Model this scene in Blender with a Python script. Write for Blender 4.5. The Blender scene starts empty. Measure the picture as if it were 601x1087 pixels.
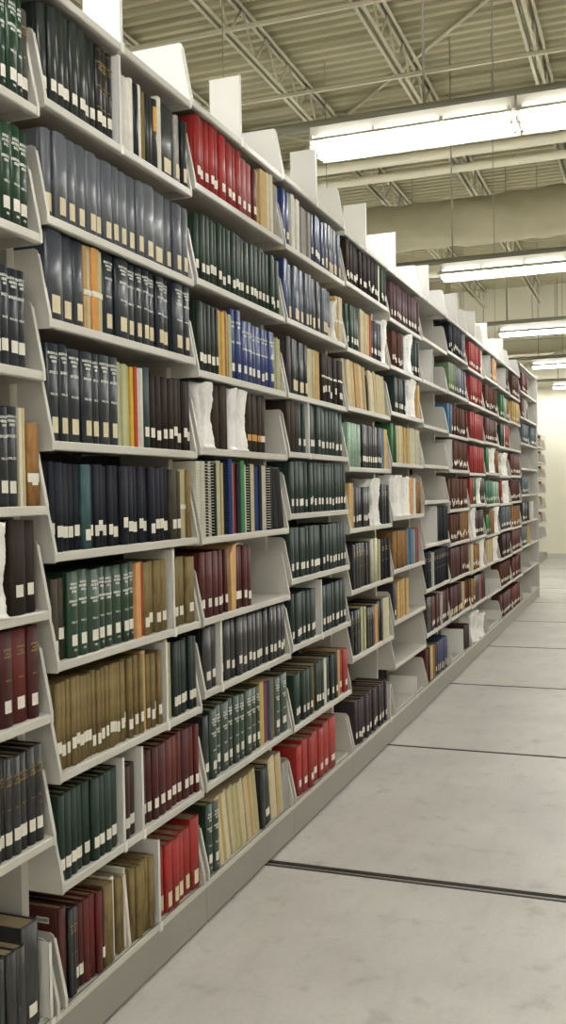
import bpy, math, random
from mathutils import Vector, Matrix, noise
random.seed(7)
sc = bpy.context.scene
col = sc.collection

# ------------------------------------------------------------------ camera
CAM = Vector((1.49014, 0.0, 1.52818))
yaw, pit, rol = (math.radians(a) for a in (20.5538, -1.13501, -1.05657))
fw = Vector((-math.sin(yaw) * math.cos(pit), math.cos(yaw) * math.cos(pit), math.sin(pit)))
rt = fw.cross(Vector((0, 0, 1))).normalized(); up = rt.cross(fw)
r2 = rt * math.cos(rol) + up * math.sin(rol); u2 = -rt * math.sin(rol) + up * math.cos(rol)
cd = bpy.data.cameras.new('camera'); cam = bpy.data.objects.new('camera', cd); col.objects.link(cam)
cd.sensor_fit = 'VERTICAL'; cd.sensor_height = 24.0; cd.sensor_width = 24.0
cd.lens = 1045.4 / 1087 * 24.0; cd.clip_start = 0.02; cd.clip_end = 200
m = Matrix((r2, u2, -fw)).transposed().to_4x4(); m.translation = CAM
cam.matrix_world = m
sc.camera = cam

# ------------------------------------------------------------------ light and exposure
w = bpy.data.worlds.new('world'); sc.world = w; w.use_nodes = True
w.node_tree.nodes['Background'].inputs[0].default_value = (1.0, 0.96, 0.86, 1)
w.node_tree.nodes['Background'].inputs[1].default_value = 0.3
sc.view_settings.view_transform = 'Standard'; sc.view_settings.look = 'None'
sc.view_settings.gamma = 1.0; sc.view_settings.use_curve_mapping = False
sc.view_settings.exposure = 0.22
TUBE_STRENGTH = 26.0
TUBE_COLOR = (1.0, 0.992, 0.975)

# ------------------------------------------------------------------ materials
def srgb(c):
    return tuple(((v / 255) / 12.92 if v / 255 <= .04045 else ((v / 255 + .055) / 1.055) ** 2.4) for v in c)

def mat(name, rgb=None, rough=.6, metal=0, tint=False, noise_scale=0, noise_amt=0, bump=0, bump_scale=200, spec=.5, coords='Object', emit=None, stretch=None):
    m = bpy.data.materials.new(name); m.use_nodes = True
    nt = m.node_tree; b = nt.nodes['Principled BSDF']
    b.inputs['Roughness'].default_value = rough; b.inputs['Metallic'].default_value = metal
    b.inputs['Specular IOR Level'].default_value = spec
    tc = nt.nodes.new('ShaderNodeTexCoord')
    src = None
    if tint:
        a = nt.nodes.new('ShaderNodeAttribute'); a.attribute_name = 'tint'; src = a.outputs['Color']
    else:
        n = nt.nodes.new('ShaderNodeRGB'); n.outputs[0].default_value = (*srgb(rgb), 1); src = n.outputs[0]
    vec = tc.outputs[coords]
    if stretch:
        mp = nt.nodes.new('ShaderNodeMapping'); mp.inputs['Scale'].default_value = stretch
        nt.links.new(vec, mp.inputs[0]); vec = mp.outputs[0]
    if noise_scale:
        nz = nt.nodes.new('ShaderNodeTexNoise'); nz.inputs['Scale'].default_value = noise_scale; nz.inputs['Detail'].default_value = 5
        nt.links.new(vec, nz.inputs['Vector'])
        mr = nt.nodes.new('ShaderNodeMapRange'); mr.inputs['From Min'].default_value = .3; mr.inputs['From Max'].default_value = .7
        mr.inputs['To Min'].default_value = 1 - noise_amt; mr.inputs['To Max'].default_value = 1 + noise_amt
        nt.links.new(nz.outputs['Fac'], mr.inputs['Value'])
        mx = nt.nodes.new('ShaderNodeVectorMath'); mx.operation = 'SCALE'
        nt.links.new(src, mx.inputs[0]); nt.links.new(mr.outputs[0], mx.inputs['Scale']); src = mx.outputs[0]
    nt.links.new(src, b.inputs['Base Color'])
    if bump:
        nb = nt.nodes.new('ShaderNodeTexNoise'); nb.inputs['Scale'].default_value = bump_scale; nb.inputs['Detail'].default_value = 3
        nt.links.new(tc.outputs[coords], nb.inputs['Vector'])
        bp = nt.nodes.new('ShaderNodeBump'); bp.inputs['Strength'].default_value = bump; bp.inputs['Distance'].default_value = .002
        nt.links.new(nb.outputs['Fac'], bp.inputs['Height']); nt.links.new(bp.outputs[0], b.inputs['Normal'])
    if emit:
        b.inputs['Emission Color'].default_value = (*TUBE_COLOR, 1); b.inputs['Emission Strength'].default_value = emit
    return m

M = dict(
    cloth=mat('book_cloth', tint=True, rough=.5, noise_scale=30, noise_amt=.16, bump=.15, bump_scale=900, spec=.4),
    gloss=mat('book_buckram', tint=True, rough=.36, noise_scale=22, noise_amt=.24, stretch=(1, 1, .15), spec=.6),  # streaky colour noise: wear, plus glare painted into the spines
    worn=mat('book_worn_cloth', tint=True, rough=.7, noise_scale=60, noise_amt=.35, stretch=(1, 1, .3), spec=.3),
    pages=mat('book_pages', (150, 132, 102), rough=.85, noise_scale=40, noise_amt=.15),
    paper=mat('pamphlet_paper', tint=True, rough=.75, noise_scale=25, noise_amt=.08, spec=.3),
    label=mat('label_paper', (236, 232, 220), rough=.6, noise_scale=300, noise_amt=.06),
    cream=mat('label_cream', (222, 210, 176), rough=.6, noise_scale=300, noise_amt=.06),
    gold=mat('gold_stamping', (150, 124, 74), rough=.4, metal=.3),
    letter=mat('white_stamping', (214, 218, 212), rough=.5),
    orange=mat('orange_label', (205, 150, 70), rough=.6, noise_scale=120, noise_amt=.2),
    bag=mat('crumpled_white_wrap', (250, 249, 247), rough=.35, noise_scale=6, noise_amt=.03, bump=1.0, bump_scale=30),
    steel=mat('painted_shelf_steel', (206, 204, 196), rough=.42, noise_scale=3, noise_amt=.02, spec=.5),
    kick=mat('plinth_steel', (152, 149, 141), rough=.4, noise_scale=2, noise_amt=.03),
    divid=mat('divider_steel', (240, 239, 234), rough=.45),
    dark=mat('gap_shade_and_seam', (24, 22, 20), rough=.9),
    floor=None,
    rail=mat('rail_steel', (150, 146, 138), rough=.4, metal=.6),
    raildark=mat('rail_groove', (44, 38, 36), rough=.8),
    deck=mat('ceiling_paint', (180, 174, 144), rough=.75, noise_scale=2, noise_amt=.06),
    joist=mat('joist_paint', (208, 203, 178), rough=.65),
    wall=mat('wall_paint', (246, 242, 224), rough=.8, noise_scale=1.5, noise_amt=.02),
    duct=mat('duct_wrap', (202, 196, 168), rough=.7, noise_scale=4, noise_amt=.07, bump=1.0, bump_scale=5),
    pipe=mat('pipe_jacket', (232, 227, 204), rough=.6),
    fixture=mat('fixture_enamel', (216, 213, 202), rough=.4),
    conduit=mat('galvanised_steel', (150, 150, 140), rough=.45, metal=.5),
    wire=mat('hanger_wire', (150, 147, 130), rough=.6),
    yellow=mat('yellow_tape', (206, 176, 60), rough=.6),
    black=mat('black_plastic', (30, 30, 32), rough=.5),
    tube=mat('lit_tube', (255, 255, 255), emit=TUBE_STRENGTH),
)
# concrete floor
def concrete():
    m = bpy.data.materials.new('concrete_floor'); m.use_nodes = True; nt = m.node_tree; b = nt.nodes['Principled BSDF']
    tc = nt.nodes.new('ShaderNodeTexCoord')
    def nz(scale, detail, lo, hi, fr=.35, to=.65, stretch=None):
        n = nt.nodes.new('ShaderNodeTexNoise'); n.inputs['Scale'].default_value = scale; n.inputs['Detail'].default_value = detail
        src = tc.outputs['Object']
        if stretch:
            mp = nt.nodes.new('ShaderNodeMapping'); mp.inputs['Scale'].default_value = stretch; nt.links.new(src, mp.inputs[0]); src = mp.outputs[0]
        nt.links.new(src, n.inputs['Vector'])
        r = nt.nodes.new('ShaderNodeMapRange'); r.inputs['From Min'].default_value = fr; r.inputs['From Max'].default_value = to
        r.inputs['To Min'].default_value = lo; r.inputs['To Max'].default_value = hi; nt.links.new(n.outputs['Fac'], r.inputs['Value']); return r.outputs[0]
    a = nz(1.6, 6, .90, 1.06); c = nz(9, 4, .82, 1.0, .28, .42); d = nz(60, 3, .97, 1.03); e = nz(14, 5, .93, 1.0, .3, .5, (1, .35, 1))
    def mul(x, y):
        n = nt.nodes.new('ShaderNodeMath'); n.operation = 'MULTIPLY'; nt.links.new(x, n.inputs[0]); nt.links.new(y, n.inputs[1]); return n.outputs[0]
    f = mul(mul(a, c), mul(d, e))
    rgb = nt.nodes.new('ShaderNodeRGB'); rgb.outputs[0].default_value = (*srgb((204, 201, 197)), 1)
    s = nt.nodes.new('ShaderNodeVectorMath'); s.operation = 'SCALE'; nt.links.new(rgb.outputs[0], s.inputs[0]); nt.links.new(f, s.inputs['Scale'])
    nt.links.new(s.outputs[0], b.inputs['Base Color']); b.inputs['Roughness'].default_value = .42; b.inputs['Specular IOR Level'].default_value = .4
    return m
M['floor'] = concrete()

# ------------------------------------------------------------------ mesh helpers
class MB:
    def __init__(s): s.v = []; s.f = []; s.mi = []; s.c = []; s.sm = []
    def face(s, idx, mi=0, tint=(1, 1, 1), smooth=False):
        s.f.append(tuple(idx)); s.mi.append(mi); s.c.append(tint); s.sm.append(smooth)
    def box(s, x0, x1, y0, y1, z0, z1, mi=0, tint=(1, 1, 1)):
        n = len(s.v)
        s.v += [(x0, y0, z0), (x1, y0, z0), (x1, y1, z0), (x0, y1, z0), (x0, y0, z1), (x1, y0, z1), (x1, y1, z1), (x0, y1, z1)]
        for q in ((0, 3, 2, 1), (4, 5, 6, 7), (0, 1, 5, 4), (1, 2, 6, 5), (2, 3, 7, 6), (3, 0, 4, 7)): s.face([n + i for i in q], mi, tint)
    def prism(s, pts, axis, a0, a1, mi=0, tint=(1, 1, 1), smooth=False):
        """closed polygon in the plane across AXIS, extruded from a0 to a1 (pts counter-clockwise seen from +axis)"""
        n = len(s.v); k = len(pts)
        def put(p, a): return (a, p[0], p[1]) if axis == 'x' else ((p[1], a, p[0]) if axis == 'y' else (p[0], p[1], a))
        s.v += [put(p, a0) for p in pts] + [put(p, a1) for p in pts]
        s.face([n + i for i in reversed(range(k))], mi, tint); s.face([n + k + i for i in range(k)], mi, tint)
        for i in range(k):
            j = (i + 1) % k; s.face([n + i, n + j, n + k + j, n + k + i], mi, tint, smooth)
    def tube(s, a, b, r, k=6, mi=0, tint=(1, 1, 1), caps=True):
        a = Vector(a); b = Vector(b); d = (b - a).normalized()
        p = d.orthogonal().normalized(); q = d.cross(p); n = len(s.v)
        for e in (a, b):
            for i in range(k):
                t = 2 * math.pi * i / k; s.v.append(tuple(e + (p * math.cos(t) + q * math.sin(t)) * r))
        for i in range(k):
            j = (i + 1) % k; s.face([n + i, n + j, n + k + j, n + k + i], mi, tint, True)
        if caps: s.face([n + i for i in reversed(range(k))], mi, tint); s.face([n + k + i for i in range(k)], mi, tint)
    def build(s, name, mats, parent=None, loc=(0, 0, 0)):
        me = bpy.data.meshes.new(name); me.from_pydata(s.v, [], s.f)
        mats = mats if isinstance(mats, (list, tuple)) else [mats]
        for x in mats: me.materials.append(M[x] if isinstance(x, str) else x)
        me.polygons.foreach_set('material_index', s.mi); me.polygons.foreach_set('use_smooth', s.sm)
        at = me.color_attributes.new('tint', 'FLOAT_COLOR', 'CORNER')
        buf = []
        for f, c in zip(s.f, s.c): buf += [c[0], c[1], c[2], 1.0] * len(f)
        at.data.foreach_set('color', buf)
        me.update()
        o = bpy.data.objects.new(name, me); o.location = loc; col.objects.link(o)
        if parent: o.parent = parent
        return o
def tag(o, label=None, cat=None, group=None, kind=None):
    if label: o['label'] = label
    if cat: o['category'] = cat
    if group: o['group'] = group
    if kind: o['kind'] = kind
    return o
def empty(name, loc):
    o = bpy.data.objects.new(name, None); o.location = loc; o.empty_display_size = .05; col.objects.link(o); return o
ORD = ['zeroth', 'first', 'second', 'third', 'fourth', 'fifth', 'sixth', 'seventh', 'eighth', 'ninth', 'tenth', 'eleventh', 'twelfth', 'thirteenth', 'fourteenth']
def nth(n):
    if n < len(ORD): return ORD[n]
    return f'{n}' + ('th' if 10 <= n % 100 <= 20 else {1: 'st', 2: 'nd', 3: 'rd'}.get(n % 10, 'th'))

# ------------------------------------------------------------------ room
Y0, PITCH = 2.22544, .914
NB = 14
def bn(i): return Y0 + PITCH * i
XL, XR, YB, YF, ZC = -9.0, 6.5, -6.5, 22.0, 5.95
RAILS = [-2.15, -.18, 1.79, 3.755, 5.735, 7.70, 9.63, 11.54, 13.47, 15.4, 17.3, 19.2]
def structure(name, mb, m): return tag(mb.build(name, m), kind='structure')
RW = {3.755: .034}
b = MB(); e = [YB] + [q for r_ in RAILS for q in (r_ - RW.get(r_, .018), r_ + RW.get(r_, .018))] + [YF]
for i in range(0, len(e), 2): b.box(XL, XR, e[i], e[i + 1], -.06, 0)
structure('floor', b, 'floor')
b = MB()
for i, y in enumerate(RAILS):
    t = MB(); hw = RW.get(y, .018); t.box(XL, XR, y - hw, y + hw, -.06, -.03, 0); t.box(XL, XR, y - hw, y - hw * .35, -.03, -.002, 0); t.box(XL, XR, y + hw * .3, y + hw, -.03, -.002, 0); t.box(XL, XR, y - hw * .3, y + hw * .2, -.03, -.004, 1)
    structure(f'trim_{i + 1}', t, ['raildark', 'rail'])
def wallbox(name, *a): t = MB(); t.box(*a); return structure(name, t, 'wall')
wallbox('wall_far', XL, XR, YF, YF + .2, 0, ZC + .2); wallbox('wall_back', XL, XR, YB - .2, YB, 0, ZC + .2)
wallbox('wall_left', XL - .2, XL, YB, YF, 0, ZC + .2); wallbox('wall_right', XR, XR + .2, YB, YF, 0, ZC + .2)
t = MB(); t.box(XL, XR, YF - .015, YF, 0, .1); structure('baseboard_far', t, 'steel')
# corrugated deck, ribs running across the range
t = MB(); y = YB; P0 = .152
prof = []
while y < YF:
    prof += [(y, ZC), (y + .05, ZC), (y + .07, ZC - .045), (y + .132, ZC - .045)]; y += P0
n = len(prof)
t.v += [(XL, a, z) for a, z in prof] + [(XR, a, z) for a, z in prof]
for i in range(n - 1): t.face([i, i + 1, n + i + 1, n + i])
t.box(XL, XR, YB, YF, ZC + .01, ZC + .05)
structure('ceiling', t, 'deck')
# seams of the upper far wall and a ledge under it
for i, x in enumerate((-2.45, -1.95, -1.45, -.9, -.42, 1.2)):
    t = MB(); t.box(x - .006, x + .006, YF - .006, YF, 4.75, ZC - .05); structure(f'trim_{20 + i}', t, 'wire')

# ------------------------------------------------------------------ steel joists, bridging, ducts and pipes
jn = 0
for x in (-6.8, -5.57, -4.35, -3.13, -1.91, -.72, .51, 1.73, 2.95, 4.2):
    o = empty('steel_joist', (x, 8, 5.5)); jn += 1
    tag(o, f'cream open-web steel joist, {nth(jn)} from the left under the ribbed ceiling', 'joist', 'open-web ceiling joists')
    y0, y1 = -8 + YB + .05, YF - 8 - .05
    for nm, z in (('bottom_chord', 0.0), ('top_chord', .355)):
        c_ = MB()
        c_.box(-.048, -.012, y0, y1, z, z + .006); c_.box(-.018, -.012, y0, y1, z, z + .04)
        c_.box(.012, .048, y0, y1, z, z + .006); c_.box(.012, .018, y0, y1, z, z + .04)
        c_.build(nm, 'joist', o)
    wb = MB(); y = y0; s_ = 1
    while y < y1 - .3:
        wb.tube((0, y, .02 if s_ > 0 else .37), (0, y + .3, .37 if s_ > 0 else .02), .011, 5); y += .3; s_ = -s_
    wb.build('web', 'joist', o)
for k, y in enumerate((2.4, 7.8, 9.3, 14.2, 18.5)):
    t = MB(); t.box(XL, XR, y - .016, y + .016, 5.462, 5.494); o = t.build('joist_bridging', 'joist')
    tag(o, f'long steel angle bridging the joists, {nth(k + 1)} from the front', 'ceiling brace', 'bridging bars under the joists')
xs = (-4.35, -3.13, -1.91, -.72, .51, 1.73, 2.95)
for k, y in enumerate((5.7, 10.9)):
    t = MB()
    for i in range(len(xs) - 1):
        for a, c_ in ((5.53, 5.87), (5.87, 5.53)): t.box(0, 0, 0, 0, 0, 0) if 0 else t.tube((xs[i] + .03, y, a), (xs[i + 1] - .03, y + .04 * (a > 5.7), c_), .014, 5)
    o = t.build('cross_brace', 'joist'); tag(o, 'row of crossed steel braces between joists, ' + ('nearer' if k == 0 else 'farther') + ' one', 'ceiling brace', 'crossed braces between the joists')
t = MB(); t.tube((-3.25, 12.63, 5.875), (3.0, 5.88, 5.875), .018, 8); tag(t.build('diagonal_conduit', 'joist'), 'painted conduit running diagonally under the ribbed ceiling deck', 'conduit')
for k, (y, z, r_) in enumerate(((10.2, 5.0, .055), (10.42, 4.9, .045))):
    t = MB(); t.tube((XL + .01, y, z), (XR - .01, y, z), r_, 14)
    tag(t.build('ceiling_pipe', 'pipe'), ('thicker cream pipe crossing behind the nearest light row' if k == 0 else 'thinner cream pipe just below its thicker neighbour'), 'pipe', 'pipes behind the nearest lights')
# big wrapped duct
t = MB(); K = 28; n0 = 0; NX = 220
for i in range(NX + 1):
    x = XL + .01 + (XR - XL - .02) * i / NX
    for k in range(K):
        a = 2 * math.pi * k / K; rr = .295 + .035 * noise.noise(Vector((x * 2.2, math.cos(a) * 1.5, math.sin(a) * 1.5))) + (.02 * noise.noise(Vector((x * 5, a * 3, 4))))
        t.v.append((x, 12.55 + rr * math.cos(a), 4.91 + rr * math.sin(a)))
for i in range(NX):
    for k in range(K):
        a, b_ = i * K + k, i * K + (k + 1) % K; t.face([a, a + K, b_ + K, b_], smooth=True)
tag(t.build('wrapped_duct', 'duct'), 'large wrinkled cream wrapped air duct crossing above the range', 'duct')
o = empty('insulated_pipe', (0, 13.2, 4.48))
tag(o, 'smooth cream insulated pipe with yellow bands below the wrapped duct', 'pipe')
t = MB(); t.tube((XL + .01, 0, 0), (XR - .01, 0, 0), .1, 18); t.build('pipe_jacket', 'pipe', o)
for x in (-.54, -.27):
    t = MB(); t.tube((x, 0, 0), (x + .03, 0, 0), .102, 18); tag(t.build('tape_band', 'yellow', o), 'yellow tape band')
t = MB(); t.box(XL + .01, XR - .01, 20.6, 20.85, 4.25, 4.28); t.box(XL + .01, XR - .01, 20.71, 20.74, 4.28, 4.55); t.box(XL + .01, XR - .01, 20.6, 20.85, 4.55, 4.58)
tag(t.build('steel_girder', 'joist'), 'pale steel girder crossing in front of the far wall', 'beam')
t = MB(); t.tube((-1.3, 20.3, 3.85), (3.2, 20.3, 5.2), .05, 10); tag(t.build('sloping_pipe', 'pipe'), 'pale pipe sloping up to the right near the far wall', 'pipe')

o = empty('air_terminal_box', (-2.9, 20.0, 5.42)); tag(o, 'beige air box with a dark open underside hanging near the far wall', 'air box')
t = MB(); t.box(-.55, .55, -.3, .3, .03, .45); t.build('box_casing', 'duct', o)
t = MB(); t.box(-.56, .56, -.31, .31, 0, .03); t.build('bottom_flange', 'conduit', o)

# ------------------------------------------------------------------ fluorescent rows
ROWS = [(5.72 + 3.88 * k) for k in range(-3, 5)]
ZL = 3.6
UL = 1.22
def fixture_parts():
    hs = MB()
    hs.box(.005, UL - .005, -.06, .06, .05, .12)
    for s_ in (-1, 1):
        p = [(s_ * .115, .031), (s_ * .2, -.01), (s_ * .2, -.016), (s_ * .115, .023)]
        if s_ < 0: p = p[::-1]
        n = len(hs.v); hs.v += [(.005, a, z) for a, z in p] + [(UL - .005, a, z) for a, z in p]
        hs.face([n, n + 1, n + 2, n + 3]); hs.face([n + 7, n + 6, n + 5, n + 4])
        for i in range(4): j = (i + 1) % 4; hs.face([n + j, n + i, n + 4 + i, n + 4 + j])
    for x_ in (.02, .4, .8, UL - .04):
        hs.box(x_, x_ + .02, -.12, .12, .03, .05)
    ends = []
    for x in (.012, UL - .03):
        e_ = MB()
        for s_ in (-1, 1): e_.box(x, x + .016, s_ * .075 - .016, s_ * .075 + .016, -.035, .052)
        ends.append(e_)
    tubes = []
    for s_ in (-1, 1):
        t_ = MB(); t_.tube((.03, s_ * .075, -.012), (UL - .03, s_ * .075, -.012), .019, 10); tubes.append(t_)
    return hs, ends, tubes
hs, ends, tubes = fixture_parts()
fx = empty('strip_light', (0, 0, ZL))
kids = [hs.build('reflector_housing', 'fixture', fx)] + [e_.build('lamp_holder', 'fixture', fx) for e_ in ends] + [tag(t_.build('fluorescent_tube', 'tube', fx), 'glowing white tube') for t_ in tubes]
first = True
rowname = {3: 'nearest', 4: 'second', 5: 'third', 6: 'fourth', 7: 'farthest'}
for ri, y in enumerate(ROWS):
    y = y if ri < 7 else 21.1
    for side in (0, 1):
        for k in range(4):
            x = (-.42 + UL * k) if side else (-.75 - UL * (k + 1))
            if ri < 3: lab = 'lit twin-tube strip light hanging behind the camera'; 
            else: lab = f'lit twin-tube strip light, {nth(k + 1)} unit {"right" if side else "left"} of the range, {rowname[ri]} light row'
            if first: o = fx; first = False
            else:
                o = fx.copy(); col.objects.link(o)
                for c_ in kids: d_ = c_.copy(); d_.parent = o; col.objects.link(d_)
            o.location = (x, y, ZL)
            tag(o, lab, 'strip light', 'strip lights behind the camera' if ri < 3 else f'strip lights of the {rowname[ri]} row')
    t = MB(); t.tube((-6.2, y, ZL + .15), (5.6, y, ZL + .15), .03, 10)
    o = t.build('light_rail', 'conduit'); tag(o, ('steel rail carrying the strip lights of the ' + rowname[ri] + ' row') if ri > 2 else 'steel rail carrying a light row behind the camera', 'light rail', 'light rails behind the camera' if ri < 3 else 'rails of the light rows')
    for k, x in enumerate((-5.6, -3.1, -1.0 - .57 * (ri > 3), .27 - .57 * (ri > 3), .67 - .57 * (ri > 3), 2.6, 4.9)):
        t = MB(); t.tube((x, y, ZL + .17), (x, y, ZC - .03), .004 if k != 3 else .007, 5)
        o = t.build('hanger_wire', 'wire'); tag(o, f'thin hanger wire, {nth(k + 1)} from the left on the {rowname[ri]} light row' if ri > 2 else 'thin hanger wire behind the camera', 'wire', 'hanger wires behind the camera' if ri < 3 else 'hanger wires of the light rows')

# ------------------------------------------------------------------ shelving range
D = .25
BAYWORD = ['leftmost bay'] + [f'{nth(i)} bay' for i in range(2, NB + 1)]
def bracket_mb(y, zb, h=.215, down=False):
    """end bracket of a shelf: sloping front, rounded top corner, folded front edge"""
    t_ = MB(); th = .0015
    pts = [(-D, 0), (-.002, 0), (0, .004), (0, .03), (-.032, h - .018), (-.036, h - .006), (-.046, h), (-D, h)]
    n = len(t_.v); k = len(pts)
    t_.v += [(x, y - th, zb + z) for x, z in pts] + [(x, y + th, zb + z) for x, z in pts]
    t_.face([n + i for i in range(k)]); t_.face([n + k + i for i in reversed(range(k))])
    for i in range(k): j = (i + 1) % k; t_.face([n + j, n + i, n + k + i, n + k + j])
    # folded front edge
    t_.v += []
    fl = [(0.0012, .004), (0.0012, .031), (-.0308, h - .016), (-.0345, h - .014), (-.002, .03), (-.002, .004)]
    n = len(t_.v); k = len(fl)
    t_.v += [(x, y - .006, zb + z) for x, z in fl] + [(x, y + .006, zb + z) for x, z in fl]
    t_.face([n + i for i in range(k)]); t_.face([n + k + i for i in reversed(range(k))])
    for i in range(k): j = (i + 1) % k; t_.face([n + j, n + i, n + k + i, n + k + j])
    # pressed rib
    for s_ in (-1, 1):
        pr = [(-.075, .06), (-.06, .075), (-.066, .12), (-.083, .15), (-.089, .147), (-.073, .118), (-.067, .078), (-.078, .067)]
        n = len(t_.v); k = len(pr); t_.v += [(x, y + s_ * (th + .001), zb + z) for x, z in pr]
        t_.face([n + i for i in range(k)] if s_ < 0 else [n + i for i in reversed(range(k))])
    return t_
def shelf_mb(y0, y1, zb):
    t_ = MB()
    pr = [(-D, .028), (-.003, .028), (0, .025), (0, .006), (-.003, .003), (-.018, .003), (-.018, .007), (-.005, .007), (-.005, .0245), (-D, .0245)]
    # extrude along y: profile in x,z
    n = len(t_.v); k = len(pr); t_.v += [(x, y0, zb + z) for x, z in pr] + [(x, y1, zb + z) for x, z in pr]
    t_.face([n + i for i in reversed(range(k))]); t_.face([n + k + i for i in range(k)])
    for i in range(k): j = (i + 1) % k; t_.face([n + i, n + j, n + k + j, n + k + i])
    return t_
SHELF_Z = {
  0: [2.519, 2.189, 1.83, 1.477, 1.202, 0.928, 0.603],
  1: [2.56, 2.25, 1.976, 1.65, 1.35, 1.055, 0.756, 0.458],
  2: [2.6, 2.265, 1.94, 1.665, 1.345, 1.055, 0.797, 0.464],
  3: [2.595, 2.27, 1.941, 1.68, 1.405, 1.115, 0.818, 0.46],
  4: [2.61, 2.262, 1.952, 1.63, 1.301, 0.972, 0.615],
  5: [2.566, 2.275, 1.99, 1.673, 1.337, 1.007, 0.69, 0.42],
  6: [2.577, 2.277, 1.963, 1.68, 1.421, 1.111, 0.795, 0.48],
  7: [2.6, 2.28, 1.941, 1.661, 1.341, 1.071, 0.785, 0.48],
  8: [2.573, 2.271, 1.952, 1.644, 1.364, 1.067, 0.772, 0.469],
  9: [2.59, 2.27, 1.96, 1.66, 1.35, 1.05, 0.77, 0.46],
  10: [2.58, 2.26, 1.95, 1.64, 1.34, 1.06, 0.76, 0.46],
  11: [2.57, 2.27, 1.95, 1.65, 1.35, 1.05, 0.77, 0.46],
  12: [2.704, 2.384, 2.066, 1.749, 1.421, 1.08, 0.781, 0.469],
  13: [2.704, 2.384, 2.066, 1.749, 1.421, 1.08, 0.781, 0.469],
}
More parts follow.
